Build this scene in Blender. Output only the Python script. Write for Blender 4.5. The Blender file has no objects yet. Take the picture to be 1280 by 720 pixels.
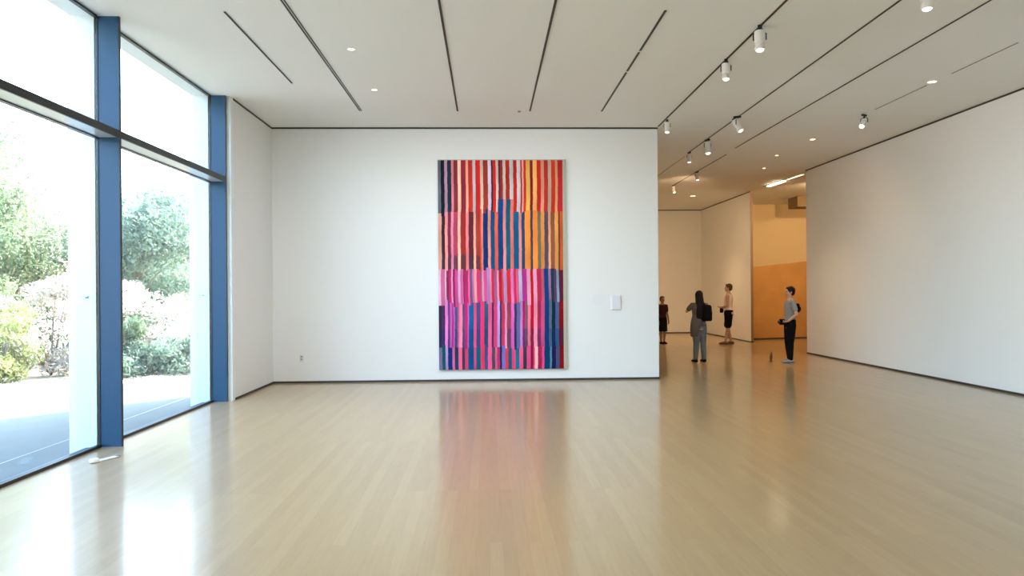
import bpy, bmesh, math, random
import numpy as np
from mathutils import Vector, Matrix
random.seed(7)
PI = math.pi
sc = bpy.context.scene
COL = sc.collection

# ------------------------------------------------------------------ helpers
def lin(c):
    return tuple(((v/255)/12.92 if v/255 <= .04045 else ((v/255+.055)/1.055)**2.4) for v in c)

def mat(name, rgb, rough=.5, metal=0., spec=.5, coat=0., bump=None, emit=None, noise=None, trans=None):
    m = bpy.data.materials.new(name); m.use_nodes = True
    nt = m.node_tree; b = nt.nodes['Principled BSDF']
    b.inputs['Base Color'].default_value = (*rgb, 1)
    b.inputs['Roughness'].default_value = rough
    b.inputs['Metallic'].default_value = metal
    b.inputs['Specular IOR Level'].default_value = spec
    b.inputs['Coat Weight'].default_value = coat
    if trans: b.inputs['Transmission Weight'].default_value = trans
    if emit:
        b.inputs['Emission Color'].default_value = (*emit[0], 1); b.inputs['Emission Strength'].default_value = emit[1]
    if noise or bump:
        tc = nt.nodes.new('ShaderNodeTexCoord'); n = nt.nodes.new('ShaderNodeTexNoise')
        n.inputs['Scale'].default_value = (noise or bump)[0]; n.inputs['Detail'].default_value = 4
        nt.links.new(tc.outputs['Object'], n.inputs['Vector'])
        if noise:
            r = nt.nodes.new('ShaderNodeValToRGB')
            a = noise[1]
            r.color_ramp.elements[0].position = .3; r.color_ramp.elements[1].position = .7
            r.color_ramp.elements[0].color = (*[max(0, v*(1-a)) for v in rgb], 1)
            r.color_ramp.elements[1].color = (*[min(1, v*(1+a)) for v in rgb], 1)
            nt.links.new(n.outputs['Fac'], r.inputs['Fac']); nt.links.new(r.outputs['Color'], b.inputs['Base Color'])
        if bump:
            bp = nt.nodes.new('ShaderNodeBump'); bp.inputs['Strength'].default_value = bump[1]
            bp.inputs['Distance'].default_value = .02
            nt.links.new(n.outputs['Fac'], bp.inputs['Height']); nt.links.new(bp.outputs['Normal'], b.inputs['Normal'])
    return m

def link(name, me, m, parent=None, smooth=False):
    o = bpy.data.objects.new(name, me); COL.objects.link(o)
    if m is not None: me.materials.append(m)
    if parent is not None: o.parent = parent
    if smooth:
        me.polygons.foreach_set('use_smooth', [True]*len(me.polygons))
    return o

def obj(name, bm, m, parent=None, smooth=False, bevel=0.):
    me = bpy.data.meshes.new(name)
    bmesh.ops.recalc_face_normals(bm, faces=bm.faces[:])
    bm.to_mesh(me); bm.free()
    o = link(name, me, m, parent, smooth)
    if bevel:
        bv = o.modifiers.new('bevel', 'BEVEL'); bv.width = bevel; bv.segments = 2; bv.limit_method = 'ANGLE'
    return o

def B(): return bmesh.new()
def box(bm, x0, x1, y0, y1, z0, z1):
    vs = [bm.verts.new(p) for p in ((x0,y0,z0),(x1,y0,z0),(x1,y1,z0),(x0,y1,z0),(x0,y0,z1),(x1,y0,z1),(x1,y1,z1),(x0,y1,z1))]
    for f in ((0,3,2,1),(4,5,6,7),(0,1,5,4),(1,2,6,5),(2,3,7,6),(3,0,4,7)): bm.faces.new([vs[i] for i in f])
    return bm
def boxo(name, x0, x1, y0, y1, z0, z1, m, parent=None, bevel=0.):
    return obj(name, box(B(), x0, x1, y0, y1, z0, z1), m, parent, bevel=bevel)

def tube(bm, pts, rad, seg=12, up=None):
    """tapered tube; rad entries are r or (r_side, r_normal); rounded ends"""
    pts = [Vector(p) for p in pts]
    rad = [(r, r) if not isinstance(r, tuple) else r for r in rad]
    n = len(pts); rings = []
    P, R, T = [], [], []
    for i in range(n):
        t = (pts[min(i+1, n-1)] - pts[max(i-1, 0)]).normalized()
        P.append(pts[i]); R.append(rad[i]); T.append(t)
    for k, i, s in ((0, 0, -1), (n, n-1, 1)):         # round caps
        r = min(rad[i]); extra = []
        for a in (.5, .85):
            c, q = math.sin(a*PI/2), math.cos(a*PI/2)
            extra.append((pts[i] + T[i if s < 0 else -1]*s*r*c, (rad[i][0]*q, rad[i][1]*q), T[i if s < 0 else -1]))
        if s < 0:
            extra.reverse(); P = [e[0] for e in extra] + P; R = [e[1] for e in extra] + R; T = [e[2] for e in extra] + T
        else:
            P += [e[0] for e in extra]; R += [e[1] for e in extra]; T += [e[2] for e in extra]
    u = Vector(up) if up is not None else (Vector((1, 0, 0)) if abs(T[0].x) < .9 else Vector((0, 1, 0)))
    for p, r, t in zip(P, R, T):
        s = (u - t*u.dot(t)).normalized(); nn = t.cross(s).normalized()
        rings.append([bm.verts.new(p + s*math.cos(2*PI*j/seg)*r[0] + nn*math.sin(2*PI*j/seg)*r[1]) for j in range(seg)])
        u = s
    for a, b in zip(rings[:-1], rings[1:]):
        for j in range(seg): bm.faces.new((a[j], a[(j+1) % seg], b[(j+1) % seg], b[j]))
    bm.faces.new(rings[0][::-1]); bm.faces.new(rings[-1])
    return bm

def loft(bm, rings, seg=20):
    """horizontal elliptical rings (cx,cy,z,rx,ry)"""
    rr = [[bm.verts.new((cx+rx*math.cos(2*PI*j/seg), cy+ry*math.sin(2*PI*j/seg), z)) for j in range(seg)] for cx, cy, z, rx, ry in rings]
    for a, b in zip(rr[:-1], rr[1:]):
        for j in range(seg): bm.faces.new((a[j], a[(j+1) % seg], b[(j+1) % seg], b[j]))
    bm.faces.new(rr[0][::-1]); bm.faces.new(rr[-1])
    return bm

def ell(bm, c, r, rot=None, u=16, v=10):
    M = Matrix.Translation(Vector(c)) @ (rot.to_4x4() if rot is not None else Matrix.Identity(4)) @ Matrix.Diagonal((*r, 1))
    bmesh.ops.create_uvsphere(bm, u_segments=u, v_segments=v, radius=1, matrix=M)
    return bm

def cyl(bm, c, r0, r1, h, axis=(0, 0, 1), seg=24):
    q = Vector((0, 0, 1)).rotation_difference(Vector(axis)).to_matrix().to_4x4()
    bmesh.ops.create_cone(bm, cap_ends=True, segments=seg, radius1=r0, radius2=r1, depth=h, matrix=Matrix.Translation(Vector(c)) @ q)
    return bm

def empty(name, loc=(0, 0, 0), rz=0.):
    o = bpy.data.objects.new(name, None); COL.objects.link(o); o.location = loc; o.rotation_euler = (0, 0, rz)
    o.empty_display_size = .1
    return o
def tag(o, label, cat, group=None):
    o['label'] = label; o['category'] = cat
    if group: o['group'] = group
    return o
def struct(o, label=None):
    o['kind'] = 'structure'
    if label: o['label'] = label
    return o
def copy_tree(o, parent=None):
    c = o.copy(); COL.objects.link(c)
    if parent is not None: c.parent = parent
    for ch in list(o.children): copy_tree(ch, c)
    return c

# ------------------------------------------------------------------ dimensions
EYE = 1.6
XG, XF = -4.06, -3.83          # glass plane, inner edge of the columns
XW = -3.775                    # left wall stub face
YB = 12.59                     # wall with the painting
XC = 3.05                      # its right end
XR = 7.81                      # right wall
YF = 25.66                     # far wall
YA, YO = 17.13, 20.83          # opening in the right wall
CZ = 4.496
YREAR = -7.5
cols_y = [10.562 - 3.005*k for k in range(7)]

# ------------------------------------------------------------------ materials
M_wall = mat('white wall paint', (.80, .80, .79), .55, spec=.3, bump=(60, .03))
M_ceil = mat('ceiling paint', (.84, .865, .87), .7, spec=.2)
M_dark = mat('dark reveal', (.035, .033, .03), .5)
M_slot = mat('slot black', (.012, .012, .012), .5)
M_slotp = mat('slot grey', (.30, .28, .25), .6)
M_steel = mat('blue grey steel', (.018, .068, .142), .38, metal=.0, spec=.35)
M_steeld = mat('black steel', (.012, .015, .018), .35)
M_alu = mat('pale aluminium', (.62, .65, .66), .3, metal=.3)
M_fin = mat('white cladding', (.80, .85, .85), .5)
M_white = mat('white plastic', (.8, .8, .8), .4)
M_lampw = mat('lamp housing white', (.82, .80, .76), .35)
M_paving = mat('exterior paving', (.075, .108, .112), .8, noise=(3, .08), bump=(20, .1))
M_joint = mat('paving joint', (.35, .38, .40), .8)
M_path = mat('pale gravel', (.55, .52, .48), .9, noise=(8, .1), bump=(40, .4))
M_soil = mat('leaf litter soil', (.50, .42, .36), .95, noise=(5, .35), bump=(15, .6))
M_gold = mat('ochre wall paint', (.70, .54, .32), .6)
M_wood = mat('orange wood panel', (.48, .24, .075), .5, noise=(1.2, .12))

# floor: narrow maple boards running away from the camera, satin lacquer
M_floor = bpy.data.materials.new('maple boards'); M_floor.use_nodes = True
nt = M_floor.node_tree; b = nt.nodes['Principled BSDF']; L = nt.links.new
tc = nt.nodes.new('ShaderNodeTexCoord'); mp = nt.nodes.new('ShaderNodeMapping'); mp.inputs['Rotation'].default_value = (0, 0, PI/2)
br = nt.nodes.new('ShaderNodeTexBrick'); br.offset = .37; br.offset_frequency = 3
br.inputs['Scale'].default_value = 1; br.inputs['Brick Width'].default_value = 1.9; br.inputs['Row Height'].default_value = .083
br.inputs['Mortar Size'].default_value = .0008; br.inputs['Mortar Smooth'].default_value = .3; br.inputs['Bias'].default_value = 0
br.inputs['Color1'].default_value = (.455, .315, .158, 1); br.inputs['Color2'].default_value = (.415, .28, .138, 1); br.inputs['Mortar'].default_value = (.36, .24, .125, 1)
L(tc.outputs['Object'], mp.inputs['Vector']); L(mp.outputs['Vector'], br.inputs['Vector'])
mg = nt.nodes.new('ShaderNodeMapping'); mg.inputs['Scale'].default_value = (14, .9, 1); ng = nt.nodes.new('ShaderNodeTexNoise'); ng.inputs['Scale'].default_value = 3; ng.inputs['Detail'].default_value = 6
L(tc.outputs['Object'], mg.inputs['Vector']); L(mg.outputs['Vector'], ng.inputs['Vector'])
rg = nt.nodes.new('ShaderNodeMapRange'); rg.inputs['To Min'].default_value = .90; rg.inputs['To Max'].default_value = 1.1
L(ng.outputs['Fac'], rg.inputs['Value'])
mx = nt.nodes.new('ShaderNodeMix'); mx.data_type = 'RGBA'; mx.blend_type = 'MULTIPLY'; mx.inputs['Factor'].default_value = 1
L(br.outputs['Color'], mx.inputs[6]); L(rg.outputs['Result'], mx.inputs[7]); L(mx.outputs[2], b.inputs['Base Color'])
b.inputs['Roughness'].default_value = .40; b.inputs['Specular IOR Level'].default_value = .25
b.inputs['Coat Weight'].default_value = .75; b.inputs['Coat Roughness'].default_value = .14

# window glass: thin pane, mostly clear with a weak mirror
M_glass = bpy.data.materials.new('window glass'); M_glass.use_nodes = True
nt = M_glass.node_tree; nt.nodes.clear(); L = nt.links.new
out = nt.nodes.new('ShaderNodeOutputMaterial'); tr = nt.nodes.new('ShaderNodeBsdfTransparent'); gl = nt.nodes.new('ShaderNodeBsdfGlossy')
tr.inputs['Color'].default_value = (.93, .97, .96, 1); gl.inputs['Roughness'].default_value = .0
lw = nt.nodes.new('ShaderNodeLayerWeight'); lw.inputs['Blend'].default_value = .5; ms = nt.nodes.new('ShaderNodeMixShader')
pw = nt.nodes.new('ShaderNodeMath'); pw.operation = 'POWER'; pw.inputs[1].default_value = 4.5
mr = nt.nodes.new('ShaderNodeMapRange'); mr.inputs['To Min'].default_value = .025; mr.inputs['To Max'].default_value = .7
L(lw.outputs['Facing'], pw.inputs[0]); L(pw.outputs[0], mr.inputs['Value']); L(mr.outputs[0], ms.inputs['Fac']); L(tr.outputs[0], ms.inputs[1]); L(gl.outputs[0], ms.inputs[2]); L(ms.outputs[0], out.inputs['Surface'])

def leaf_mat(name, c1, c2):
    m = bpy.data.materials.new(name); m.use_nodes = True
    nt = m.node_tree; b = nt.nodes['Principled BSDF']; L = nt.links.new
    tc = nt.nodes.new('ShaderNodeTexCoord'); n = nt.nodes.new('ShaderNodeTexNoise'); n.inputs['Scale'].default_value = 2.3; n.inputs['Detail'].default_value = 6
    r = nt.nodes.new('ShaderNodeValToRGB'); r.color_ramp.elements[0].position = .38; r.color_ramp.elements[1].position = .62
    r.color_ramp.elements[0].color = (*c1, 1); r.color_ramp.elements[1].color = (*c2, 1)
    L(tc.outputs['Object'], n.inputs['Vector']); L(n.outputs['Fac'], r.inputs['Fac']); L(r.outputs['Color'], b.inputs['Base Color'])
    b.inputs['Roughness'].default_value = .45
    t = nt.nodes.new('ShaderNodeBsdfTranslucent'); L(r.outputs['Color'], t.inputs['Color'])
    mm = nt.nodes.new('ShaderNodeMixShader'); mm.inputs['Fac'].default_value = .4
    L(b.outputs[0], mm.inputs[1]); L(t.outputs[0], mm.inputs[2]); L(mm.outputs[0], nt.nodes['Material Output'].inputs['Surface'])
    return m

# ------------------------------------------------------------------ the room shell
XE = 12.4   # east end of the small room behind the opening
struct(boxo('floor', XG-.02, XE, YREAR, YF, -.12, 0, M_floor))
bm = B()   # L-shaped slab: the main hall, then the inner gallery beyond the painting wall
pl = [(-4.33, YREAR-.3), (XE+.3, YREAR-.3), (XE+.3, YF+.3), (XC-.2, YF+.3), (XC-.2, YB+.16), (-4.33, YB+.16)]
v0 = [bm.verts.new((x, y, CZ)) for x, y in pl]; v1 = [bm.verts.new((x, y, 4.95)) for x, y in pl]
bm.faces.new(v0[::-1]); bm.faces.new(v1)
for j in range(6): bm.faces.new((v0[j], v0[(j+1) % 6], v1[(j+1) % 6], v1[j]))
struct(obj('ceiling', bm, M_ceil))
struct(boxo('wall_back', XG-.04, XC, YB, YB+.16, 0, CZ, M_wall))
struct(boxo('wall_left', XG-.04, XW, 10.70, YB, 0, CZ, M_wall))
struct(boxo('wall_return', XC-.2, XC, YB+.16, YF, 0, CZ, M_wall))
bm = B(); box(bm, XR, XR+.12, YREAR, YA, 0, CZ); struct(obj('wall_right', bm, M_wall))
bm = B(); box(bm, XR, XR+.07, YO, YF, 0, CZ); struct(obj('wall_far_right', bm, M_wall))
struct(boxo('wall_far', XC-.2, XE, YF, YF+.2, 0, CZ, M_wall))
struct(boxo('wall_rear', XG-.04, XR+.12, YREAR-.2, YREAR, 0, CZ, M_wall))
# the small golden room beyond the opening
struct(boxo('wall_ochre', XR+.12, XE, 24.1, 24.3, 0, CZ, M_gold))
struct(boxo('wall_east', XE, XE+.2, 13.0, YF, 0, CZ, M_gold))
struct(boxo('wall_niche', XR+.12, XE, 13.0, 13.2, 0, CZ, M_gold))
bm = B()   # wooden parapet with a gently rising top
p = [(7.93, 21.79), (12.38, 22.84)]
vs = []
for (x, y), zt in zip(p, (2.24, 2.68)):
    for dy in (0, .14):
        for z in (0, zt): vs.append(bm.verts.new((x, y+dy, z)))
for f in ((0,4,5,1),(2,3,7,6),(1,5,7,3),(0,2,6,4),(0,1,3,2),(4,6,7,5)): bm.faces.new([vs[i] for i in f])
struct(obj('wall_parapet', bm, M_wood))
bm = B(); box(bm, 9.72, 10.6, 21.9, 22.6, 4.16, CZ-.002); struct(obj('trim_1', bm, mat('brown soffit paint', (.20, .13, .06), .7)))
struct(boxo('trim_2', XR, XR+.075, YO-.006, YO-.0005, .034, CZ, mat('red brown edge', (.22, .13, .08), .6)))
# dark shadow-gap lines along floor and ceiling
def strip(name, x0, x1, y0, y1, z0, z1): struct(boxo(name, x0, x1, y0, y1, z0, z1, M_dark))
e = .006
for nm, z0, z1 in (('baseboard', 0, .034), ('trim', CZ-.028, CZ)):
    strip(nm+'_back', XW+e, XC+e, YB-e, YB-.0005, z0, z1)
    strip(nm+'_left', XW+.0005, XW+e, 10.70, YB, z0, z1)
    strip(nm+'_return', XC+.0005, XC+e, YB-e, YF, z0, z1)
    strip(nm+'_right', XR-e, XR-.0005, YREAR, YA, z0, z1)
    strip(nm+'_far_right', XR-e, XR-.0005, YO, YF, z0, z1)
    strip(nm+'_far', XC+e, XR, YF-e, YF-.0005, z0, z1)
    strip(nm+'_rear', XG, XR, YREAR+.0005, YREAR+e, z0, z1)
strip('baseboard_jamb', XR-e, XR+.07, YO-e, YO-.0005, 0, .034)
bm = B()
for z0, z1 in ((0, .05),):
    a, b_ = (7.93, 21.78), (12.38, 22.83)
    q = [bm.verts.new(v) for v in ((a[0], a[1], z0), (b_[0], b_[1], z0), (b_[0], b_[1], z1), (a[0], a[1], z1), (a[0], a[1]+.02, z0), (b_[0], b_[1]+.02, z0), (b_[0], b_[1]+.02, z1), (a[0], a[1]+.02, z1))]
    for f in ((0,1,2,3),(4,7,6,5),(3,2,6,7),(0,4,5,1),(0,3,7,4),(1,5,6,2)): bm.faces.new([q[i] for i in f])
struct(obj('baseboard_parapet', bm, M_dark))

# ------------------------------------------------------------------ glazed facade, one window per bay
ZT = 3.302
for k in range(6):
    y1, y0 = cols_y[k], cols_y[k+1]
    w = struct(empty('window_%d' % (k+1), (XG, (y0+y1)/2, 0)), 'full height glazed window bay with blue steel column')
    def P(name, x0, x1, ya, yb, z0, z1, m, bevel=0., w=w):
        c = w.location
        return boxo(name, x0-c.x, x1-c.x, ya-c.y, yb-c.y, z0-c.z, z1-c.z, m, w, bevel)
    P('upper_pane', XG-.012, XG, y0+.03, y1-.03, ZT, CZ-.02, M_glass)
    P('lower_pane', XG-.012, XG, y0+.03, y1-.03, .03, ZT-.07, M_glass)
    P('transom', XF-.02, XF, y0, y1, ZT-.075, ZT, M_steeld)
    P('transom_cap', XG, XF-.02, y0, y1, ZT-.012, ZT, M_steeld)
    P('transom_soffit', XG+.025, XF-.021, y0+.035, y1-.035, ZT-.075, ZT-.062, M_alu)
    P('transom_gasket', XG-.03, XG+.024, y0+.035, y1-.035, ZT-.085, ZT-.05, M_steeld)
    P('head_frame', XG-.02, XG+.02, y0+.035, y1-.035, CZ-.022, CZ-.001, M_steeld)
    P('sill_gasket', XG-.01, XG+.03, y0+.035, y1-.035, .001, .03, M_steeld)
    P('outer_sill', XG-.13, XG-.013, y0+.035, y1-.035, -.04, .0, M_steel)
    s = P('column', XG+.013, XF-.008, y1-.014, y1+.014, .0, CZ, M_steel)
    P('column_flange', XF-.008, XF-.001, y1-.018, y1+.018, .0, CZ, M_steeld)
    P('column_gasket', XG-.015, XG+.012, y1-.02, y1+.02, .0, CZ, M_steeld)
    f = P('outer_fin', XG-.30, XG-.02, y1-.03, y1+.03, -.1, CZ, M_fin)
    fj = P('fin_joint', XG-.295, XG-.021, y1-.032, y1-.0301, ZT-.03, ZT-.022, M_alu)
    hb = B(); tube(hb, [(-.18, y1-.05-w.location.y, 1.57), (-.10, y1-.05-w.location.y, 1.565)], [.005, .007], 8)
    tube(hb, [(-.11, y1-.03-w.location.y, 1.565), (-.11, y1-.05-w.location.y, 1.565)], [.012, .012], 8)
    obj('fin_handle', hb, M_alu, w, True)
# end mullion of the last bay
struct(boxo('trim_corner', XG-.02, XF-.03, YREAR, cols_y[6]-.03, 0, CZ, M_steeld)) if cols_y[6] > YREAR+.1 else None
struct(boxo('trim_jamb', XG-.03, XW-.001, 10.60, 10.70, 0, CZ, M_fin))

# ------------------------------------------------------------------ painting
CA = [(548,(105,108,118)),(551.5,(20,20,38)),(556,(190,146,168)),(559.5,(25,50,65)),(564.5,(226,132,150)),(567.5,(125,52,56)),(572.5,(250,206,186)),(576.5,(150,46,60)),(582.5,(250,178,150)),(585.5,(192,52,46)),(591,(205,196,200)),(594.5,(203,45,38)),(600.5,(226,200,186)),(604,(152,58,42)),(610,(226,206,226)),(614,(60,32,50)),(616,(202,50,44)),(620,(222,196,186)),(623,(92,38,50)),(625.5,(150,45,50)),(628.5,(205,190,176)),(632,(165,46,32)),(637,(212,206,206)),(641.5,(176,40,35)),(646,(216,200,202)),(650.5,(180,50,60)),(652.5,(236,172,166)),(654.5,(204,56,22)),(657.5,(232,180,100)),(662.5,(126,25,40)),(666,(246,180,110)),(671,(192,50,40)),(676,(226,150,126)),(680,(176,56,42)),(685,(186,166,146)),(689,(200,60,42)),(694,(216,162,116)),(697,(186,44,50)),(703.5,)]
CB = [(548,(226,168,156)),(552.5,(60,32,42)),(556.5,(242,156,158)),(560,(126,46,66)),(564,(236,152,182)),(567,(186,76,96)),(572.5,(255,196,180)),(576,(156,50,50)),(582.5,(242,140,142)),(586,(105,42,56)),(592,(246,176,156)),(595,(156,66,56)),(600,(222,62,52)),(601.5,(226,140,130)),(604,(10,50,102)),(610,(226,150,140)),(613.5,(12,76,115)),(618.5,(226,102,80)),(622.5,(5,66,122)),(629,(230,145,140)),(632.5,(16,90,116)),(638,(216,122,110)),(642,(20,90,132)),(648.5,(216,146,136)),(652,(40,64,100)),(656,(240,150,70)),(663,(62,64,86)),(666,(242,146,74)),(672,(116,110,92)),(676,(222,146,80)),(680.5,(86,80,96)),(685.5,(236,166,130)),(688.5,(142,90,62)),(693.5,(220,156,96)),(698,(112,52,30)),(700,(196,100,56)),(703.5,)]
CC = [(548,(236,192,216)),(551,(202,112,152)),(556,(230,182,206)),(558,(146,46,92)),(561,(186,60,112)),(564,(240,152,196)),(566,(142,36,90)),(568.5,(196,86,142)),(572.5,(230,172,210)),(575.5,(216,112,162)),(579,(112,32,70)),(580,(182,52,106)),(585,(222,112,152)),(587,(122,82,132)),(590,(196,122,162)),(592.5,(246,166,166)),(595.5,(222,70,120)),(600,(162,90,122)),(602,(216,152,172)),(604.5,(216,86,146)),(608.5,(162,140,186)),(611.5,(240,142,172)),(614,(206,52,82)),(617,(166,96,142)),(620.5,(226,152,172)),(623,(176,36,52)),(627,(200,80,112)),(629,(192,146,182)),(633,(216,52,70)),(638,(222,132,190)),(641.5,(200,50,92)),(644.5,(212,100,132)),(648,(190,180,216)),(652,(186,62,142)),(658,(226,162,186)),(662.5,(186,16,30)),(666,(236,166,196)),(670.5,(190,52,86)),(676,(190,92,116)),(679.5,(10,60,116)),(685,(162,112,142)),(688,(20,60,76)),(692,(112,62,102)),(695,(120,156,176)),(698,(92,22,50)),(703.5,)]
CD = [(548,(60,40,72)),(551,(80,52,92)),(555.5,(236,142,212)),(559,(116,66,126)),(561.5,(200,102,172)),(564,(166,60,136)),(566,(206,112,190)),(567.5,(92,86,136)),(571,(212,102,152)),(573,(246,146,176)),(577,(92,82,112)),(580,(196,46,122)),(583.5,(190,112,172)),(585,(30,96,152)),(591,(222,92,132)),(594.5,(76,76,126)),(599.5,(236,62,116)),(604,(46,86,112)),(609,(236,106,152)),(613.5,(76,52,76)),(616,(212,72,126)),(620.5,(196,166,222)),(623.5,(80,52,90)),(626,(202,70,102)),(630,(226,152,190)),(632.5,(152,70,86)),(637.5,(222,106,186)),(641.5,(46,60,92)),(644.5,(116,110,162)),(649,(190,142,202)),(652,(176,36,96)),(655,(126,90,106)),(658.5,(240,132,152)),(662,(186,22,50)),(666,(250,156,182)),(670.5,(166,46,82)),(675,(196,86,132)),(679.5,(0,60,112)),(685,(100,110,126)),(688.5,(12,36,62)),(693,(72,96,132)),(697.5,(126,12,26)),(703.5,)]
CE = [(548,(120,112,152)),(552,(16,80,86)),(556,(180,152,206)),(559,(12,50,112)),(564.5,(220,112,166)),(567.5,(26,60,86)),(572,(236,112,152)),(576.5,(72,60,76)),(580,(216,80,122)),(584,(16,80,132)),(591,(190,82,122)),(594,(16,90,112)),(599.5,(226,76,112)),(604.5,(76,80,122)),(608.5,(236,102,152)),(613.5,(86,76,86)),(617.5,(226,112,152)),(620,(190,62,112)),(623.5,(30,40,82)),(626,(122,116,182)),(630,(206,72,92)),(634,(40,86,116)),(638.5,(226,86,136)),(643,(30,110,132)),(648,(236,96,142)),(652.5,(60,64,76)),(657,(230,92,142)),(662,(126,26,60)),(665,(222,62,102)),(667,(255,192,190)),(671,(170,42,86)),(676,(236,92,152)),(679,(6,60,96)),(686,(82,130,156)),(688.5,(36,22,66)),(693.5,(66,86,122)),(698,(126,12,22)),(703.5,)]
rows = [(201, CA), (266, CB), (337, CC), (378, CD), (434, CE)]
PX0, PX1, PZ0, PZ1 = -.868, 1.337, .208, 3.905
def paint_mesh():
    nx, ny = 620, 150
    rnd = random.Random(3)
    W = PX1-PX0; Hh = PZ1-PZ0
    verts = []
    for j in range(ny+1):
        for i in range(nx+1): verts.append((PX0+W*i/nx, YB-.056, PZ1-Hh*j/ny))
    faces, cols = [], []
    jit = {}
    def wob(x, y): return .30*math.sin(y*.035+x*.21)+.18*math.sin(y*.09+x*.5)+.10*math.sin(y*.31+x*.9)
    for j in range(ny):
        y = 201+260.5*(j+.5)/ny
        for i in range(nx):
            x = 548+155.5*(i+.5)/nx
            xx = min(703.4, max(548.05, x+wob(x/40, y)*(0 if x > 702 or x < 549.5 else 1)))
            r = 0
            for q in range(1, 5):
                key = (q, int(xx/4.6))
                if key not in jit: jit[key] = rnd.choice((0, 0, 0, 1, -1, 1, -1, 4, -3))*(1 if q != 2 else .4)+rnd.uniform(-.6, .6)
                if y > rows[q][0]+jit[key]: r = q
            if r == 0 and y > 250 and 622 < xx < 642: r = 1
            segs = rows[r][1]
            for a, nxt in zip(segs[:-1], segs[1:]):
                if a[0] <= xx < nxt[0]: c = a[1]; cx = (xx-a[0])/(nxt[0]-a[0]); idx = a[0]; break
            n = math.sin(idx*12.9+y*.055)*.10+math.sin(idx*4.1+y*.15)*.05+(cx-.5)*.14*math.sin(idx*7)
            lm = sum(c)/3
            if r == 1 and y > 319+jit[(2, int(xx/4.6))] and lm < 130 and xx < 600: c = tuple(v*.45+w_*.55 for v, w_ in zip(c, (62, 58, 68)))     # dark brush ends
            if r == 3 and y > 412 and lm < 120: c = tuple(v*.7+w_*.3 for v, w_ in zip(c, (15, 55, 105)))
            lm = sum(c)/3; c = tuple(min(255, max(0, lm+(v-lm)*1.14)) for v in c)
            c = tuple(min(1, v*(1+n)/1.1) for v in lin(c))
            # a touch of bare streaks inside the dark stripes
            cols.append(c); a = j*(nx+1)+i
            faces.append((a, a+nx+1, a+nx+2, a+1))
    me = bpy.data.meshes.new('painted_stripes'); me.from_pydata(verts, [], faces)
    ca = me.color_attributes.new('paint', 'FLOAT_COLOR', 'CORNER')
    arr = np.ones((len(faces)*4, 4), dtype=np.float32); arr[:, :3] = np.repeat(np.array(cols, dtype=np.float32), 4, axis=0)
    ca.data.foreach_set('color', arr.ravel())
    return me
M_paint = mat('oil paint', (.5, .5, .5), .6, spec=.12, bump=(25, .25))
an = M_paint.node_tree.nodes.new('ShaderNodeAttribute'); an.attribute_name = 'paint'
M_paint.node_tree.links.new(an.outputs['Color'], M_paint.node_tree.nodes['Principled BSDF'].inputs['Base Color'])
pt = tag(empty('painting', ((PX0+PX1)/2, YB, (PZ0+PZ1)/2)), 'large abstract painting of vertical red, pink, orange and navy stripes on the white wall', 'painting')
M_canvas = mat('canvas and edge shade', (.42, .42, .33), .8)
pm = link('painted_stripes', paint_mesh(), M_paint); pm.parent = pt; pm.matrix_parent_inverse = Matrix.Translation(-pt.location)
cv = boxo('canvas', PX0, PX1+.055, YB-.055, YB-.012, PZ0, PZ1+.012, M_canvas, pt); cv.matrix_parent_inverse = Matrix.Translation(-pt.location)  # canvas; its wider right border stands in for the shadow beside the painting
for a in ((PX0+.1, PX1-.1, PZ1-.2, PZ1-.12), (PX0+.1, PX1-.1, PZ0+.12, PZ0+.2)):
    ht = boxo('hanging_rail', a[0], a[1], YB-.014, YB-.0002, a[2], a[3], M_alu, pt); ht.matrix_parent_inverse = Matrix.Translation(-pt.location)

# wall labels and plates
def onwall(name, x0, x1, z0, z1, d, m, label, cat, bevel=.004):
    o = boxo(name, -(x1-x0)/2, (x1-x0)/2, -d, -.0003, -(z1-z0)/2, (z1-z0)/2, m, None, bevel)
    o.location = ((x0+x1)/2, YB, (z0+z1)/2); return tag(o, label, cat)
M_card = mat('label card', (.70, .71, .74), .5)
M_card2 = mat('label card faint', (.775, .775, .78), .5)
lt = tag(empty('thermostat', (2.277, YB, 1.373)), 'small raised pale rectangular box on the white wall right of the painting', 'thermostat')
boxo('housing', -.092, .092, -.03, -.0003, -.13, .13, M_white, lt, .012)
boxo('cover_plate', -.055, .078, -.034, -.0302, -.115, .115, M_card, lt, .002)
boxo('sensor_slit', .01, .025, -.036, -.0341, .03, .07, M_card, lt)
onwall('wall_text_card', 1.86, 2.09, 1.33, 1.52, .004, M_card2, 'faint white text card on the wall between painting and raised box', 'wall label', .001)
ot = tag(empty('outlet_plate', (-3.283, YB, .441)), 'small white outlet plate low on the wall near the left corner', 'outlet')
boxo('plate', -.04, .04, -.008, -.0003, -.064, .064, M_card, ot, .004)
boxo('socket', -.018, .018, -.011, -.0081, .008, .036, M_slotp, ot, .002); boxo('socket', -.018, .018, -.011, -.0081, -.036, -.008, M_slotp, ot, .002)

# low white floor fitting beside the blue column
ff = tag(empty('floor_fitting', (-3.69, 6.96, 0), math.radians(-25)), 'low white floor fitting beside the foot of the nearest blue column', 'floor fitting')
boxo('plate', -.035, .035, -.12, .12, .0003, .012, M_white, ff, .004)
cb = B(); cyl(cb, (0, -.12, .02), .045, .04, .03); obj('cap', cb, M_white, ff, False, .004)
cb = B(); cyl(cb, (0, .12, .016), .026, .024, .02); obj('screw_cap', cb, M_slotp, ff, False, .003)

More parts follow.
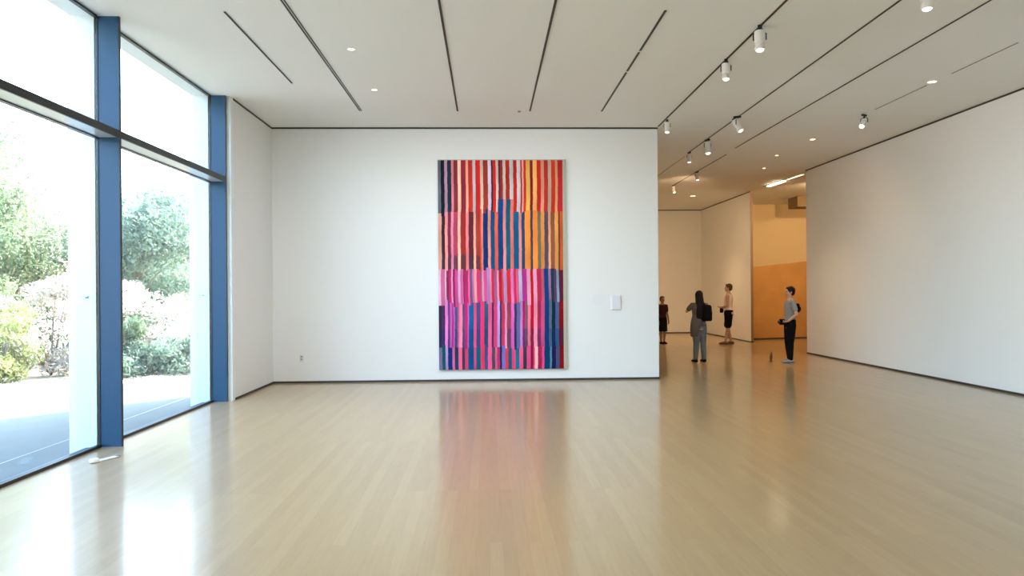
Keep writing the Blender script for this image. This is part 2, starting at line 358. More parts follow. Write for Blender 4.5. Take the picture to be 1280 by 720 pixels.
# small slim thing standing on the gallery floor
M_brown = mat('dark brown', (.10, .05, .02), .6)
fm = tag(empty('floor_marker', (6.18, 15.33, 0)), 'small slim dark brown marker standing on the floor left of the person in grey shirt', 'marker')
cb = B(); cyl(cb, (0, 0, .006), .045, .04, .012); obj('base', cb, M_brown, fm)
cb = B(); tube(cb, [(0, 0, .012), (.004, 0, .09), (.012, 0, .17), (.02, 0, .22)], [.018, .032, .022, .006], 12); obj('post', cb, M_brown, fm, True)
wi = tag(empty('wall_fitting', (9.75, 22.22, .47)), 'tiny pale fitting on the orange wood parapet behind the person in grey', 'wall fitting')
cb = B(); cyl(cb, (0, -.012, 0), .045, .04, .02, (0, -1, 0)); obj('rosette', cb, M_lampw, wi)
cb = B(); tube(cb, [(-.06, -.02, 0), (-.15, -.03, .0)], [.02, .016], 10); obj('knob', cb, M_brown, wi, True)

# ------------------------------------------------------------------ ceiling slots, tracks, lamps
def slot(x0, x1, y0, y1, w, name, label, cat, m=M_slot, group=None, edge=False):
    o = empty(name, ((x0+x1)/2, (y0+y1)/2, CZ), math.atan2(-(x1-x0), y1-y0))
    l = (y1-y0)/2
    boxo('channel', -w/2, w/2, -l, l, -.006, -.0005, m, o)
    if edge: boxo('lip', w/2, w/2+.008, -l, l, -.009, -.0005, M_alu, o); boxo('inner_track', w/2+.008, w/2+.02, -l, l, -.005, -.0005, m, o)
    return tag(o, label, cat, group)
slot(-2.69, -2.69, 7.40, 9.92, .021, 'ceiling_slot', 'short black slot in the ceiling nearest the windows', 'ceiling slot')
slot(-2.022, -2.022, 1.0, 11.42, .024, 'ceiling_slot', 'double black ceiling slot with a pale lip left of the painting', 'ceiling slot', edge=True)
slot(-.465, -.465, 1.0, 11.43, .026, 'ceiling_slot', 'black ceiling slot running to just left of above the painting', 'ceiling slot')
slot(.70, .70, 1.0, 11.43, .026, 'ceiling_slot', 'black ceiling slot ending above the right part of the painting', 'ceiling slot')
slot(1.865, 1.865, 7.30, 11.44, .026, 'ceiling_slot', 'short black ceiling slot right of the painting, broken by two pale joints', 'ceiling slot')
cs = [o for o in bpy.data.objects if o.name.startswith('ceiling_slot')][-1]
for y in (8.55, 9.35): boxo('joint_clip', 1.85-1.865-.012, .026, y-9.37-.02, y-9.37+.02, -.0075, -.0062, M_lampw, cs)
slot(6.305, 6.305, 8.2, 9.4, .016, 'ceiling_slot', 'faint grey slot in the ceiling near the right wall, nearest the front', 'ceiling slot', M_slotp)
slot(6.305, 6.305, 9.95, 11.3, .016, 'ceiling_slot', 'faint grey ceiling slot near the right wall, farther back beside a spotlight', 'ceiling slot', M_slotp)
slot(2.99, 3.045, 1.0, 12.5, .026, 'lighting_track', 'black lighting track ending at the corner of the painting wall', 'lighting track')
slot(4.10, 4.27, 1.0, 14.9, .022, 'lighting_track', 'black lighting track over the passage, second from the painting wall', 'lighting track')
slot(5.085, 5.105, 1.0, 14.42, .022, 'lighting_track', 'thin dark lighting track between passage and right wall, nearer stretch', 'lighting track')
slot(5.15, 5.185, 15.1, 19.65, .022, 'lighting_track', 'thin dark lighting track deep in the gallery, farther stretch', 'lighting track')
slot(4.31, 4.36, 15.3, 19.0, .016, 'lighting_track', 'faint track on the gallery ceiling beside the far corner', 'lighting track', M_slotp)
sp_ = tag(obj('sprinkler_head', cyl(B(), (0, 0, -.008), .02, .028, .016), M_slotp), 'tiny dark round sprinkler head on the ceiling above the painting', 'sprinkler'); sp_.location = (.528, 11.446, CZ)

M_glow = mat('lamp lens', (1, .95, .85), .4, emit=((1, .93, .8), 3.0))
M_glow2 = mat('warm lamp lens', (1, .85, .6), .4, emit=((1, .78, .48), 4.0))
def lamp(name, loc, aim, power, color, angle=70, rad=.05, blend=.8):
    l = bpy.data.lights.new(name, 'SPOT'); l.energy = power; l.color = color; l.spot_size = math.radians(angle); l.spot_blend = blend; l.shadow_soft_size = rad
    o = bpy.data.objects.new(name, l); COL.objects.link(o); o.location = loc
    o.rotation_euler = (Vector(aim)-Vector(loc)).to_track_quat('-Z', 'Y').to_euler()
    return o
def head(loc, yaw, tilt, scale, label):
    """track spotlight: adapter, yoke, white can and bright lens"""
    r = empty('track_spotlight', loc, yaw)
    r.scale = (scale,)*3
    boxo('adapter', -.022, .022, -.06, .06, -.035, -.001, M_steeld, r, .004)
    y_ = B(); tube(y_, [(0, 0, -.03), (0, 0, -.075)], [.014, .014], 10)
    tube(y_, [(-.067, 0, -.15), (-.067, 0, -.085), (-.03, 0, -.066), (.03, 0, -.066), (.067, 0, -.085), (.067, 0, -.15)], [.007]*6, 8)
    obj('yoke', y_, M_steeld, r, True)
    R = Matrix.Rotation(tilt, 3, 'X'); d = R @ Vector((0, 0, -1)); c = Vector((0, 0, -.15))
    h = B(); cyl(h, c - d*.02, .060, .056, .15, d); cyl(h, c + d*.085, .044, .060, .07, d); cyl(h, c - d*.085, .056, .048, .03, -d)
    obj('housing', h, M_lampw, r, False, .006)
    n = B(); cyl(n, c - d*.115, .030, .040, .03, d); obj('rear_cap', n, M_steeld, r)
    g = B(); ell(g, c + d*.118, (.042, .042, .022), Vector((0, 0, 1)).rotation_difference(d).to_matrix()); obj('lens', g, M_glow, r, True)
    return tag(r, label, 'spotlight', 'spotlights on the ceiling tracks')
CW = (.84, .93, 1); WW = (1, .67, .36)
heads = [
    ((3.02, 7.73, CZ), -.3, -.15, 1.0, 'largest white track spotlight, nearest on the track beside the painting wall'),
    ((3.03, 8.87, CZ), -.3, -.1, .92, 'white track spotlight second nearest on the track beside the painting wall'),
    ((3.085, 12.03, CZ), -.2, -.1, .8, 'small white spotlight at the upper right corner of the painting wall'),
    ((4.20, 11.75, CZ), .9, -.5, 1.0, 'wide white tilted spotlight on the second track over the passage'),
    ((4.26, 13.57, CZ), .3, -.2, 1.05, 'white spotlight with black mount on the second track, farther back'),
    ((4.27, 14.836, CZ), .2, 0, .8, 'slim spotlight at the far end of the second track'),
    ((4.16, 6.55, CZ), 0, 0, 1.0, 'white spotlight nearest the viewer on the second track over the passage'),
    ((6.30, 11.634, CZ), -1.0, -.8, .9, 'white tilted spotlight on the ceiling near the right wall'),
    ((5.165, 17.3, CZ), .4, -.3, .8, 'tiny lit spotlight on the deep gallery track, nearer of two'),
    ((5.18, 19.55, CZ), .4, -.3, .8, 'tiny lit spotlight at the far end of the deep gallery track'),
]
for i, (loc, ya, ti, s, lb) in enumerate(heads):
    if i == 0: h0 = head((0, 0, 0), 0, 0, 1, lb); h0.location = loc; h0.rotation_euler = (0, 0, ya); h0.scale = (s,)*3; hp = h0
    else:
        hp = copy_tree(h0); hp.location = loc; hp.rotation_euler = (0, 0, ya); hp.scale = (s,)*3; hp['label'] = lb
    for ch in hp.children:
        if ch.name.split('.')[0] in ('housing', 'rear_cap', 'lens'):
            ch.location = (0, 0, 0); T = Vector((0, 0, -.15)); ch.rotation_euler = (ti, 0, 0)
            ch.location = T - (Matrix.Rotation(ti, 3, 'X') @ T)

def downlight(x, y, r, label, m=M_glow):
    o = tag(empty('recessed_downlight', (x, y, CZ)), label, 'downlight', 'recessed ceiling downlights')
    bm = B()
    seg = 24
    ri = [bm.verts.new((math.cos(2*PI*j/seg)*r*.8, math.sin(2*PI*j/seg)*r*.8, -.007)) for j in range(seg)]
    ro = [bm.verts.new((math.cos(2*PI*j/seg)*r, math.sin(2*PI*j/seg)*r, -.001)) for j in range(seg)]
    rt = [bm.verts.new((math.cos(2*PI*j/seg)*r*.8, math.sin(2*PI*j/seg)*r*.8, -.001)) for j in range(seg)]
    for j in range(seg):
        k = (j+1) % seg
        bm.faces.new((ri[j], ri[k], ro[k], ro[j])); bm.faces.new((ri[j], rt[j], rt[k], ri[k])); bm.faces.new((ro[j], ro[k], rt[k], rt[j]))
    obj('rim', bm, M_lampw, o); obj('lens', cyl(B(), (0, 0, -.003), r*.79, r*.79, .003), m, o)
    return o
downlight(-1.607, 8.514, .05, 'round lit downlight in the ceiling left of centre, nearer of two')
downlight(-1.604, 10.23, .045, 'round lit downlight in the ceiling left of centre, farther of two')
downlight(6.27, 9.775, .07, 'bright oval downlight near the right wall, nearest the front', M_glow2)
downlight(6.33, 13.574, .06, 'bright small downlight near the right wall, past the tilted spotlight', M_glow2)
downlight(6.295, 15.202, .045, 'dim small downlight near the opening in the right wall', M_glow2)
downlight(6.649, 16.814, .045, 'tiny downlight on the ceiling just before the bright strip', M_glow2)
downlight(6.39, 21.847, .10, 'bright downlight in the ceiling near the far corner', M_glow2)

# glowing cove strip at the head of the opening
cs2 = tag(empty('cove_light', (7.9, 18.6, CZ)), 'glowing warm light strip at the ceiling edge above the opening', 'light strip')
cs2.rotation_euler = (0, 0, math.radians(3))
boxo('channel', -.05, .05, -1.15, 1.15, -.03, -.001, M_lampw, cs2)
boxo('diffuser', -.035, .035, -1.0, -.2, -.034, -.0305, mat('cove glow', (1, .9, .7), .4, emit=((1, .80, .5), 2.0)), cs2)
boxo('bulb_cover', -.045, .045, .0, .95, -.055, -.0305, mat('cove glow bright', (1, .9, .7), .4, emit=((1, .85, .6), 9.0)), cs2)

# ------------------------------------------------------------------ lights
K_main, K_warm = 1.08, 2.9
# main gallery: fill spots added under the ceiling slots, then spots on the tracks
for x in (-2.02, -.465, .70):
    for y in (2.5, 5.5, 8.5):
        lamp('slot_fill_light', (x, y, CZ-.06), (x*1.0, y+3.0, 0), 105*K_main, CW, 130, .12, 1)  # added fill to brighten the hall; the slots hold no fixtures
for x in (-2.02, -.465, .70, 1.865):
    lamp('wall_fill_light', (x, 9.6, CZ-.06), (x, YB, 2.6), 24*K_main, CW, 100, .12, 1)  # added wash to lift the upper painting wall, no fitting there
for (x, y, ax, ay, az, p) in ((3.02, 7.73, XR, 9, 2, 90), (3.03, 8.87, XR, 12.5, 2, 90), (3.0, 4.5, XR, 6, 1.5, 110), (4.13, 6.55, XR, 9, 1.8, 60), (3.0, 2.0, XR, 3, 1.5, 110)):
    lamp('track_lamp', (x, y, CZ-.32), (ax, ay, az-.6), p*K_main, CW, 88, .08, 1)
# warm inner gallery
for (x, y, ax, ay, az, p) in ((4.26, 13.57, 5.5, 18, 0, 50), (4.27, 14.8, 3.1, 19, 1.5, 25), (5.1, 12.4, XR, 15.6, 1.0, 24), (5.165, 17.3, 5.3, YF, 1.2, 70), (5.18, 19.5, XR, 23.5, 1.5, 45), (6.39, 21.8, 6.3, 22.5, 0, 60), (6.3, 15.2, 6.3, 15.5, 0, 40), (5.18, 21.5, 4.2, YF, 1.2, 30)):
    lamp('gallery_lamp', (x, y, CZ-.33), (ax, ay, az), p*K_warm, WW, 100, .08, 1)
GW = (1, .68, .34)
for (x, y, ax, ay, az, p) in ((9.2, 18.6, 9.6, 24.1, 2.8, 96), (11.6, 20.3, 10.4, 24.1, 2.8, 40), (9.0, 17.4, 9.4, 22.2, .6, 90)):
    lamp('ochre_lamp', (x, y, CZ-.1), (ax, ay, az), p*K_warm, GW, 120, .08, 1)

# ------------------------------------------------------------------ sky and sun
w = bpy.data.worlds.new('sky'); sc.world = w; w.use_nodes = True
nt = w.node_tree; bg = nt.nodes['Background']; sk = nt.nodes.new('ShaderNodeTexSky'); sk.sky_type = 'NISHITA'
sk.sun_disc = False; sk.sun_elevation = math.radians(45); sk.sun_rotation = math.radians(41); sk.dust_density = 4.0; sk.air_density = 1.0; sk.ozone_density = 1.0
hs = nt.nodes.new('ShaderNodeHueSaturation'); hs.inputs['Saturation'].default_value = 1.05
nt.links.new(sk.outputs[0], hs.inputs['Color']); nt.links.new(hs.outputs[0], bg.inputs['Color'])
bg.inputs['Strength'].default_value = 2.1
sl = bpy.data.lights.new('sun', 'SUN'); sl.energy = 20; sl.angle = math.radians(.7); sl.color = (1, .95, .86)
so = bpy.data.objects.new('sun', sl); COL.objects.link(so)
az = Vector((.66, .753, 0)).normalized(); el = math.radians(45)
sd = Vector((az.x*math.cos(el), az.y*math.cos(el), math.sin(el)))
so.rotation_euler = sd.to_track_quat('Z', 'Y').to_euler(); so.location = (20, 30, 30)

# ------------------------------------------------------------------ outside
struct(boxo('ground', -70, 40, -40, 90, -.5, -.14, M_soil))
bm = B()
pv = [(-4.08, -30), (-4.08, 16), (-5.0, 14.0), (-6.2, 13.9), (-7.6, 13.2), (-8.6, 12.4), (-10, 10.9), (-12, 8), (-12, -30)]
vt = [bm.verts.new((x, y, -.1)) for x, y in pv]; vb = [bm.verts.new((x, y, -.3)) for x, y in pv]
bm.faces.new(vt[::-1]); bm.faces.new(vb)
for j in range(len(pv)): k = (j+1) % len(pv); bm.faces.new((vt[j], vt[k], vb[k], vb[j]))
struct(obj('path', bm, M_paving))
for i, x in enumerate((-4.905,)):
    struct(boxo('trim_joint', x-.008, x+.008, -25, 13.5, -.1, -.098, M_joint))
struct(boxo('trim_kerb', -4.26, -4.2, -25, 12.7, -.1, -.03, M_steel))

def leaves(n, centers, size, seed, squash=.8):
    """n bent leaf blades scattered through clumps (x,y,z,r); denser toward the clump surface"""
    r = np.random.default_rng(seed)
    cs = np.array(centers); wts = cs[:, 3]**2; ci = r.choice(len(cs), n, p=wts/wts.sum())
    d = r.normal(size=(n, 3)); d /= np.linalg.norm(d, axis=1)[:, None]
    rad = cs[ci, 3]*r.uniform(.0, 1, n)**.4
    c = cs[ci, :3] + d*rad[:, None]*np.array([1, 1, squash])
    a = r.normal(size=(n, 3)); a /= np.linalg.norm(a, axis=1)[:, None]
    t = r.normal(size=(n, 3)); t -= a*(t*a).sum(1)[:, None]; t /= np.linalg.norm(t, axis=1)[:, None]
    nn = np.cross(a, t); s = size*r.uniform(.6, 1.4, n)[:, None]
    v = np.stack([c-a*s, c+t*s*.42+nn*s*.12, c+a*s, c-t*s*.42+nn*s*.12], 1).reshape(-1, 3)
    i = np.arange(n)*4
    f = np.concatenate([np.stack([i, i+1, i+2], 1), np.stack([i, i+2, i+3], 1)])
    me = bpy.data.meshes.new('foliage'); me.from_pydata(v.tolist(), [], f.tolist()); return me
M_bark = mat('bark', (.20, .18, .16), .9, noise=(6, .3))
LG = leaf_mat('leaf light green', (.11, .18, .11), (.36, .44, .28))
LY = leaf_mat('leaf yellow green', (.18, .25, .09), (.46, .50, .27))
LB = leaf_mat('leaf blue green', (.08, .15, .125), (.27, .38, .30))
LP = leaf_mat('leaf pale bloom', (.30, .29, .25), (.70, .68, .62))
def tree(x, y, h, r, m, seed, label, name='tree', n=7000, size=.075, low=.25):
    rr = random.Random(seed)
    o = tag(empty(name, (x, y, -.14)), label, 'tree' if name == 'tree' else 'shrub', 'trees beyond the glass' if name == 'tree' else 'shrubs beyond the glass')
    bm = B(); cl = []
    if name == 'tree':
        tube(bm, [(0, 0, 0), (.05, .02, h*.3), (-.04, .05, h*.6), (0, 0, h*.85)], [.13, .10, .06, .02], 10)
    for k in range(22 if name == 'tree' else 11):
        a = rr.uniform(0, 2*PI); q = rr.uniform(.15, .8)**.7*r; z = h*rr.uniform(low, .92)
        q *= max(.2, math.sin(PI*min(1, max(.05, (z/h-low)/(1.05-low))))**.5)
        c = (math.cos(a)*q, math.sin(a)*q, z); cl.append((*c, r*rr.uniform(.26, .42)))
        z0 = max(.02, z*.55) if name == 'tree' else .0
        tube(bm, [(0, 0, z0), (c[0]*.5, c[1]*.5, (z0+z)/2+.03*h), c], [.035 if name == 'tree' else .015, .022 if name == 'tree' else .010, .006], 6)
    obj('trunk' if name == 'tree' else 'stems', bm, M_bark, o, True)
    link('foliage', leaves(n, cl, size, seed), m, o)
    return o
tree(-11.6, 14.6, 5.3, 2.5, LG, 1, 'tall light green leafy tree seen through the leftmost window bay', n=26000, size=.055, low=.12)
tree(-12.6, 19.0, 4.2, 2.3, LG, 2, 'green leafy tree seen just left of the nearest blue column', n=15000, size=.06)
tree(-16.5, 18.5, 5.8, 3.2, LB, 3, 'darker green tree farther back through the leftmost bay', n=10000, size=.1)
tree(-9.4, 19.2, 4.4, 2.1, LB, 4, 'blue green tree seen between the two blue columns', n=24000, size=.06)
tree(-12.6, 25.0, 5.0, 2.6, LG, 5, 'pale green tree right of the nearest column, farther back', n=9000, size=.1)
tree(-7.6, 23.5, 5.0, 2.4, LB, 6, 'green tree hidden partly by the far white fin', n=9000, size=.09)
sh = [(-9.6, 14.2, 1.5, 1.0, LY, 'bright yellow green shrub beyond the leftmost bay'),
      (-11.0, 13.2, 1.7, 1.1, LG, 'green shrub at the left edge outside'),
      (-9.3, 15.4, 2.1, 1.0, LP, 'pinkish blooming shrub left of the nearest column'),
      (-8.0, 15.5, 1.3, .9, LG, 'low green shrub behind the nearest column'),
      (-7.6, 16.2, 2.0, 1.1, LP, 'pale blooming shrub right of the nearest column'),
      (-6.8, 15.6, .85, 1.0, LB, 'low blue green shrub at the bed edge between the columns'),
      (-6.4, 17.2, 1.9, 1.1, LP, 'pale blooming shrub near the far white fin'),
      (-5.6, 15.9, .9, .9, LB, 'low dark shrub beside the far blue column'),
      (-7.7, 15.0, .95, .9, LB, 'low blue green shrub just right of the nearest blue column'),
      (-10.5, 16.6, 2.4, 1.2, LG, 'tall green shrub under the leftmost tree')]
for i, (x, y, h, r, m, lb) in enumerate(sh):
    tree(x, y, h, r, m, 20+i, lb, 'shrub', n=3800, size=.05, low=.12)
fl = link('fallen_leaves', leaves(1500, [(-10+q*.55, 12.9+q*.33, -.12, .9) for q in range(9)], .035, 77, .02), LP)
fl['kind'] = 'stuff'; fl['label'] = 'dry pinkish leaf litter along the planting bed outside'

# ------------------------------------------------------------------ people
M_skin = mat('skin', (.50, .29, .19), .5); M_skin2 = mat('skin light', (.42, .245, .16), .5); M_skind = mat('skin tan', (.22, .11, .06), .5)
M_hairb = mat('black hair', (.005, .004, .004), .6, spec=.2, bump=(60, .4)); M_hairbr = mat('brown hair', (.055, .03, .014), .6, spec=.2, bump=(60, .4)); M_hairr = mat('dark red brown hair', (.010, .004, .005), .6, spec=.15, bump=(60, .4))
M_black = mat('black cloth', (.005, .005, .0055), .9, spec=.1); M_grey = mat('grey cloth', (.22, .225, .235), .85, noise=(30, .1)); M_blueg = mat('blue grey denim', (.115, .145, .17), .85, noise=(20, .12))
M_taupe = mat('taupe knit', (.10, .082, .075), .9); M_pink = mat('pale pink cloth', (.72, .60, .58), .8); M_maroon = mat('dark maroon cloth', (.03, .010, .010), .9, spec=.1)
M_shoeg = mat('grey shoe', (.28, .28, .29), .6); M_eye = mat('eye', (.02, .015, .01), .2); M_lip = mat('lips', (.35, .12, .10), .5)
def rem(name, bm, m, parent, vox=.008, sm=4):
    o = obj(name, bm, m, parent, True)
    r = o.modifiers.new('skin', 'REMESH'); r.mode = 'VOXEL'; r.voxel_size = vox; r.use_smooth_shade = True
    s = o.modifiers.new('soften', 'SMOOTH'); s.iterations = sm; s.factor = .5
    return o
def lerp(a, b, t): return tuple(a[i]+(b[i]-a[i])*t for i in range(3))
def hand(bm, w, d, n, k, side, curl=.5):
    """palm, four unequal bent fingers and a thumb from the side of the palm"""
    w = Vector(w); d = Vector(d).normalized(); n = Vector(n); n = (n-d*n.dot(d)).normalized(); s = d.cross(n)*side
    tube(bm, [w, w+d*.03*k, w+d*.075*k, w+d*.092*k], [(.024*k, .018*k), (.034*k, .016*k), (.040*k, .014*k), (.036*k, .010*k)], 12, up=s)
    for f, (off, ln) in enumerate(((.029, .92), (.010, 1.02), (-.010, .96), (-.028, .76))):
        p = w+d*.088*k+s*off*k; a = curl*.5; pts = [p-d*.01*k, p]
        for j, l in enumerate((.040, .026, .020)):
            dd = d*math.cos(a)+n*math.sin(a)+s*off*.9; p = p+dd.normalized()*l*ln*k; pts.append(p); a += curl
        tube(bm, pts, [.0095*k, .0092*k, .0085*k, .0078*k, .0065*k], 8)
    p = w+d*.028*k+s*.028*k; pts = [p-s*.01*k, p]
    for l, dd in ((.034, d*.65+s*.7+n*.25), (.028, d*.85+s*.35+n*.4), (.02, d*.9+s*.1+n*.5)):
        p = p+dd.normalized()*l*k; pts.append(p)
    tube(bm, pts, [.012*k, .012*k, .011*k, .0095*k, .007*k], 8)

def person(loc, rz, h, label, skin, hairm, hair_style, top, bottom, shoes, arms, legs, sleeve=True, bt='trousers', build=1., lean=0.):
    """local frame: faces +Y. arms = ((elbow, wrist, hand dir, palm normal) right, left) in fractions of h; legs = ((knee, ankle) right, left)"""
    o = tag(empty('person', loc, rz), label, 'person')
    S = lambda p: (p[0]*h, p[1]*h, p[2]*h)
    bm = B(); g = build
    torso = [(0, -.004, .455, .070*g, .058), (0, -.004, .50, .092*g, .066), (0, 0, .545, .088*g, .062), (0, .004, .61, .072*g, .052), (0, .004, .67, .078*g, .056), (0, .0, .74, .092*g, .062), (0, -.004, .79, .094*g, .056), (0, -.006, .825, .060*g, .042), (0, -.004, .85, .034, .034)]
    loft(bm, [tuple(v*h for v in r) for r in torso])
    tube(bm, [S((0, -.008, .82)), S((0, .0, .86)), S((0, .004, .90))], [.036*h, .031*h, .033*h], 14)
    ell(bm, S((0, .0, .942)), (.043*h, .054*h, .056*h)); ell(bm, S((0, .020, .907)), (.032*h, .036*h, .034*h)); ell(bm, S((0, .044, .885)), (.014*h, .013*h, .011*h))
    tube(bm, [S((0, .050, .940)), S((0, .060, .918))], [.005*h, .0085*h], 8)
    ell(bm, S((0, .047, .949)), (.026*h, .009*h, .006*h))
    for s in (1, -1): ell(bm, S((s*.0445, -.004, .925)), (.006*h, .011*h, .018*h)); ell(bm, S((s*.022, .036, .915)), (.014*h, .014*h, .013*h))
    cb_ = B(); bb = B(); shoes_bm = []
    grow = .009*h
    loft(cb_, [(cx*h, cy*h, z*h, rx*h+grow, ry*h+grow) for cx, cy, z, rx, ry in (torso[1:8] if bt != 'skirt' else torso[2:8])])
    for s, (el_, wr, hd, nn) in zip((1, -1), arms):
        sh_ = (s*.098*g, -.004, .800)
        tube(bm, [S(sh_), S(lerp(sh_, el_, .45)), S(el_), S(lerp(el_, wr, .35)), S(wr)], [.030*h, .026*h, .0215*h, .0225*h, .0145*h], 12)
        hand(bm, S(wr), hd, nn, h/1.72, s)
        if sleeve:
            t = .62
            tube(cb_, [S((s*.07*g, -.004, .800)), S(sh_), S(lerp(sh_, el_, .35)), S(lerp(sh_, el_, t))], [.036*h, .038*h, .036*h, .035*h], 14)
        else:
            tube(cb_, [S((s*.05*g, -.004, .79)), S((s*.085*g, -.004, .803))], [.034*h, .034*h], 12)
    for s, (kn, an) in zip((1, -1), legs):
        hp_ = (s*.047*g, 0, .49)
        tube(bm, [S(hp_), S(lerp(hp_, kn, .5)), S(kn), S(lerp(kn, an, .3)), S(an)], [.053*h, .044*h, .031*h, .032*h, .0185*h], 14)
        ax, ay, az_ = an
        tube(bm, [S((ax, ay-.022, .022)), S((ax, ay+.02, .024)), S((ax, ay+.075, .014))], [(.020*h, .02*h), (.024*h, .02*h), (.022*h, .011*h)], 12, up=(1, 0, 0))
        tube(bm, [S(an), S((ax, ay-.005, .022))], [.019*h, .021*h], 12)
        sb = B()
        tube(sb, [S((ax, ay-.026, .024)), S((ax, ay-.004, .030)), S((ax, ay+.035, .026)), S((ax+s*.003, ay+.088, .017))], [(.025*h, .023*h), (.028*h, .029*h), (.030*h, .025*h), (.026*h, .0155*h)], 14, up=(1, 0, 0))
        shoes_bm.append(sb)
        if bt == 'trousers':
            tube(bb, [S((s*.045*g, 0, .53)), S(hp_), S(lerp(hp_, kn, .5)), S(kn), S(lerp(kn, an, .5)), S((an[0], an[1], .05))], [.060*h, .063*h, .055*h, .042*h, .038*h, .032*h], 14)
        elif bt == 'shorts':
            tube(bb, [S((s*.045*g, 0, .53)), S(hp_), S(lerp(hp_, kn, .5)), S(lerp(kn, (kn[0], kn[1], kn[2]+.05), 1))], [.060*h, .064*h, .062*h, .058*h], 14)
    if bt == 'skirt':
        loft(bb, [(0, 0, .265*h, .108*h, .084*h), (0, 0, .34*h, .105*h, .082*h), (0, 0, .44*h, .107*h, .082*h), (0, 0, .52*h, .104*h, .078*h), (0, 0, .575*h, .088*h, .066*h)])
    elif bt in ('trousers', 'shorts'):
        loft(bb, [(0, 0, .47*h, .085*g*h, .066*h), (0, 0, .50*h, .103*g*h, .076*h), (0, 0, .55*h, .098*g*h, .071*h), (0, .002*h, .585*h, .086*g*h, .063*h)])
    rem('body', bm, skin, o, .0055*h/1.6, 2)
    rem('shirt', cb_, top, o, .009); rem(bt, bb, bottom, o, .009)
    for sb in shoes_bm:
        q = rem('shoe', sb, shoes, o, .007, 2)
    for s in (1, -1):
        e_ = obj('eye', ell(B(), S((s*.017, .0475, .934)), (.0075*h, .005*h, .0045*h), None, 10, 8), M_eye, o, True)
    obj('lips', ell(B(), S((0, .0535, .900)), (.013*h, .006*h, .0045*h), None, 10, 8), M_lip, o, True)
    hb = B()
    if hair_style == 'long':
        ell(hb, S((0, -.010, .952)), (.051*h, .058*h, .053*h))
        loft(hb, [(0, -.066*h, .585*h, .050*h, .016*h), (0, -.068*h, .64*h, .072*h, .024*h), (0, -.062*h, .74*h, .068*h, .032*h), (0, -.050*h, .82*h, .056*h, .036*h), (0, -.030*h, .90*h, .050*h, .040*h), (0, -.015*h, .96*h, .046*h, .046*h)])
        for s in (1, -1): tube(hb, [S((s*.040, .004, .955)), S((s*.044, -.014, .89)), S((s*.048, -.034, .82))], [.014*h, .016*h, .018*h], 10)
    else:
        k = 1.0 if hair_style == 'short' else 1.06
        ell(hb, S((0, -.012, .953)), (.0485*h*k, .056*h*k, .053*h*k)); ell(hb, S((0, -.028, .925)), (.045*h*k, .036*h*k, .042*h*k))
        tube(hb, [S((-.028, .026, .977)), S((0, .034, .984)), S((.028, .026, .977))], [.013*h, .015*h, .013*h], 10)
        for s in (1, -1): tube(hb, [S((s*.044, .008, .955)), S((s*.0445, .006, .925))], [.008*h, .005*h], 8)
    rem('hair', hb, hairm, o, .007, 3)
    return o, S

dn = (0, .15, -1)
# partly hidden child-sized visitor
person((5.10, 20.6, 0), math.radians(200), 1.40, 'small person in a dark maroon top and black skirt, half hidden behind the wall edge', M_skind, M_hairbr, 'short', M_maroon, M_black, M_black,
       (((.125, -.01, .63), (.13, .03, .50), dn, (-1, 0, 0)), ((-.125, -.01, .63), (-.13, .03, .50), dn, (1, 0, 0))),
       (((.045, .01, .27), (.035, 0, .045)), ((-.045, .01, .27), (-.035, 0, .045))), bt='skirt')
# long-haired visitor seen from behind
p2, S2 = person((4.60, 15.33, 0), math.radians(8), 1.565, 'person with long black hair seen from behind, wearing a dark top and blue grey trousers', M_skin, M_hairb, 'long', M_taupe, M_blueg, M_black,
       (((.150, .01, .66), (.105, .12, .70), (-.4, .8, .4), (-.8, 0, .4)), ((-.170, .03, .71), (-.085, .13, .745), (.5, .7, .4), (.8, 0, .4))),
       (((.060, .004, .27), (.068, 0, .045)), ((-.040, .004, .27), (-.055, 0, .045))), build=1.02)
cd = B(); h = 1.565   # long open cardigan hanging at the left side and back
loft(cd, [(-.078*h, -.01*h, .36*h, .045*h, .062*h), (-.068*h, -.01*h, .46*h, .062*h, .080*h), (-.035*h, -.01*h, .56*h, .088*h, .080*h), (0, -.005*h, .66*h, .096*h, .076*h), (0, -.006*h, .76*h, .108*h, .078*h), (0, -.008*h, .82*h, .078*h, .056*h)])
rem('cardigan', cd, M_taupe, p2, .010)
# visitor in pale top and black shorts
p3, S3 = person((6.924, 20.2, 0), math.radians(62), 1.745, 'person with short hair in pale pink top and black knee-length shorts, bare legs', M_skin2, M_hairbr, 'short', M_pink, M_black, M_brown,
       (((.125, .0, .64), (.085, .095, .60), (-.7, .7, 0), (0, 0, 1)), ((-.125, .0, .64), (-.085, .10, .61), (.7, .7, 0), (0, 0, 1))),
       (((.050, .03, .27), (.055, -.03, .045)), ((-.050, .0, .27), (-.055, .05, .045))), sleeve=False, bt='shorts')
# visitor in grey shirt seen from the side
p4, S4 = person((6.489, 15.04, 0), math.radians(84), 1.635, 'person in grey shirt and black trousers standing in profile before the orange opening', M_skin, M_hairr, 'full', M_grey, M_black, M_shoeg,
       (((.135, -.06, .64), (.085, .045, .545), (-.75, .6, -.3), (-.3, 0, 1)), ((-.135, -.04, .64), (-.085, .05, .55), (.75, .6, -.3), (.3, 0, 1))),
       (((.045, .016, .27), (.045, -.006, .045)), ((-.045, .008, .27), (-.045, .012, .045))))

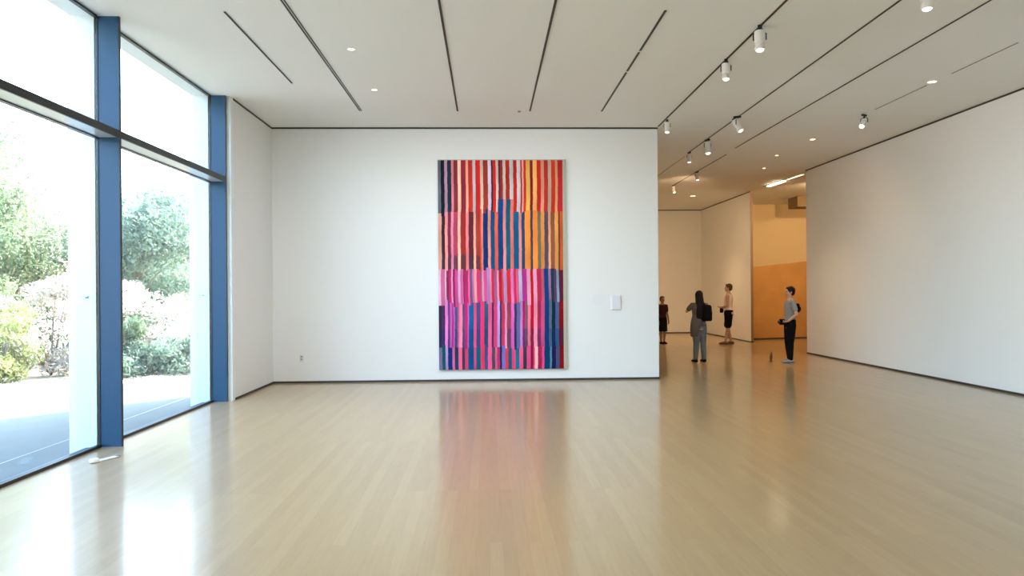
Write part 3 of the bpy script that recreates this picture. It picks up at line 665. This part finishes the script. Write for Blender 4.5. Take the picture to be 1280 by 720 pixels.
def local(root, p):
    return (Matrix.Translation(root.location) @ Matrix.Rotation(root.rotation_euler.z, 4, 'Z')) @ Vector(p)
def bag(name, root, p, size, m, label, cat, rz=0., strap=None):
    o = empty(name, local(root, p), root.rotation_euler.z+rz)
    b_ = B(); a, c, d = size
    loft(b_, [(0, 0, -d*.5, a*.42, c*.4), (0, 0, -d*.44, a*.5, c*.5), (0, 0, 0, a*.52, c*.52), (0, 0, d*.4, a*.46, c*.44), (0, 0, d*.5, a*.34, c*.3)], 24)
    q = obj('bag_body', b_, m, o, True)
    f = boxo('pocket', -a*.34, a*.34, -c*.56, -c*.40, -d*.34, d*.08, m, o, .01)
    if strap:
        s = B(); tube(s, [Vector(v) for v in strap], [(.018, .004)]*len(strap), 8); obj('strap', s, m, o, True)
    return tag(o, label, cat)
bag('backpack', p2, (.125, -.125, 1.08), (.23, .15, .35), M_black, 'black bag hanging at the right side of the long-haired person', 'bag',
    strap=[(-.03, .0, .15), (-.08, -.01, .22), (-.10, .10, .24)])
bag('handbag', p3, (.0, .20, 1.0), (.20, .09, .18), M_maroon, 'small dark bag held in front by the person in pale pink top', 'bag')
bag('shoulder_bag', p4, (.04, -.15, 1.18), (.17, .14, .19), M_black, 'small black shoulder bag on the back of the person in grey shirt', 'bag',
    strap=[(.0, .02, .08), (-.02, .07, .16), (-.04, .15, .20)])
cm = empty('camera', local(p4, (.0, .165, .88)), p4.rotation_euler.z)
boxo('camera_body', -.07, .07, -.04, .045, -.06, .06, M_black, cm, .008)
l_ = B(); cyl(l_, (0, .06, 0), .033, .035, .06, (0, 1, 0)); obj('lens_barrel', l_, M_steeld, cm, True)
tag(cm, 'black camera held at the waist by the person in grey shirt', 'camera')

# ------------------------------------------------------------------ camera
cam = bpy.data.cameras.new('camera_view'); co = bpy.data.objects.new('camera_view', cam); COL.objects.link(co)
cam.sensor_width = 36; cam.lens = 886.51/1280*36; cam.shift_y = 3.12/1280; cam.clip_start = .05; cam.clip_end = 300
yaw = math.radians(-1.9474); roll = math.radians(-.434)
fwd = Vector((-math.sin(yaw), math.cos(yaw), 0))
base = fwd.to_track_quat('-Z', 'Y').to_matrix()
co.rotation_euler = (base @ Matrix.Rotation(roll, 3, 'Z')).to_euler(); co.location = (0, 0, EYE)
sc.camera = co
sc.view_settings.view_transform = 'Standard'; sc.view_settings.look = 'None'; sc.view_settings.gamma = 1; sc.view_settings.exposure = .3
sc.view_settings.use_curve_mapping = False
sc.cycles.max_bounces = 10; sc.cycles.diffuse_bounces = 6; sc.cycles.glossy_bounces = 4; sc.cycles.transparent_max_bounces = 12
sc.cycles.sample_clamp_indirect = 6; sc.cycles.caustics_reflective = False; sc.cycles.caustics_refractive = False
sc.cycles.use_denoising = True
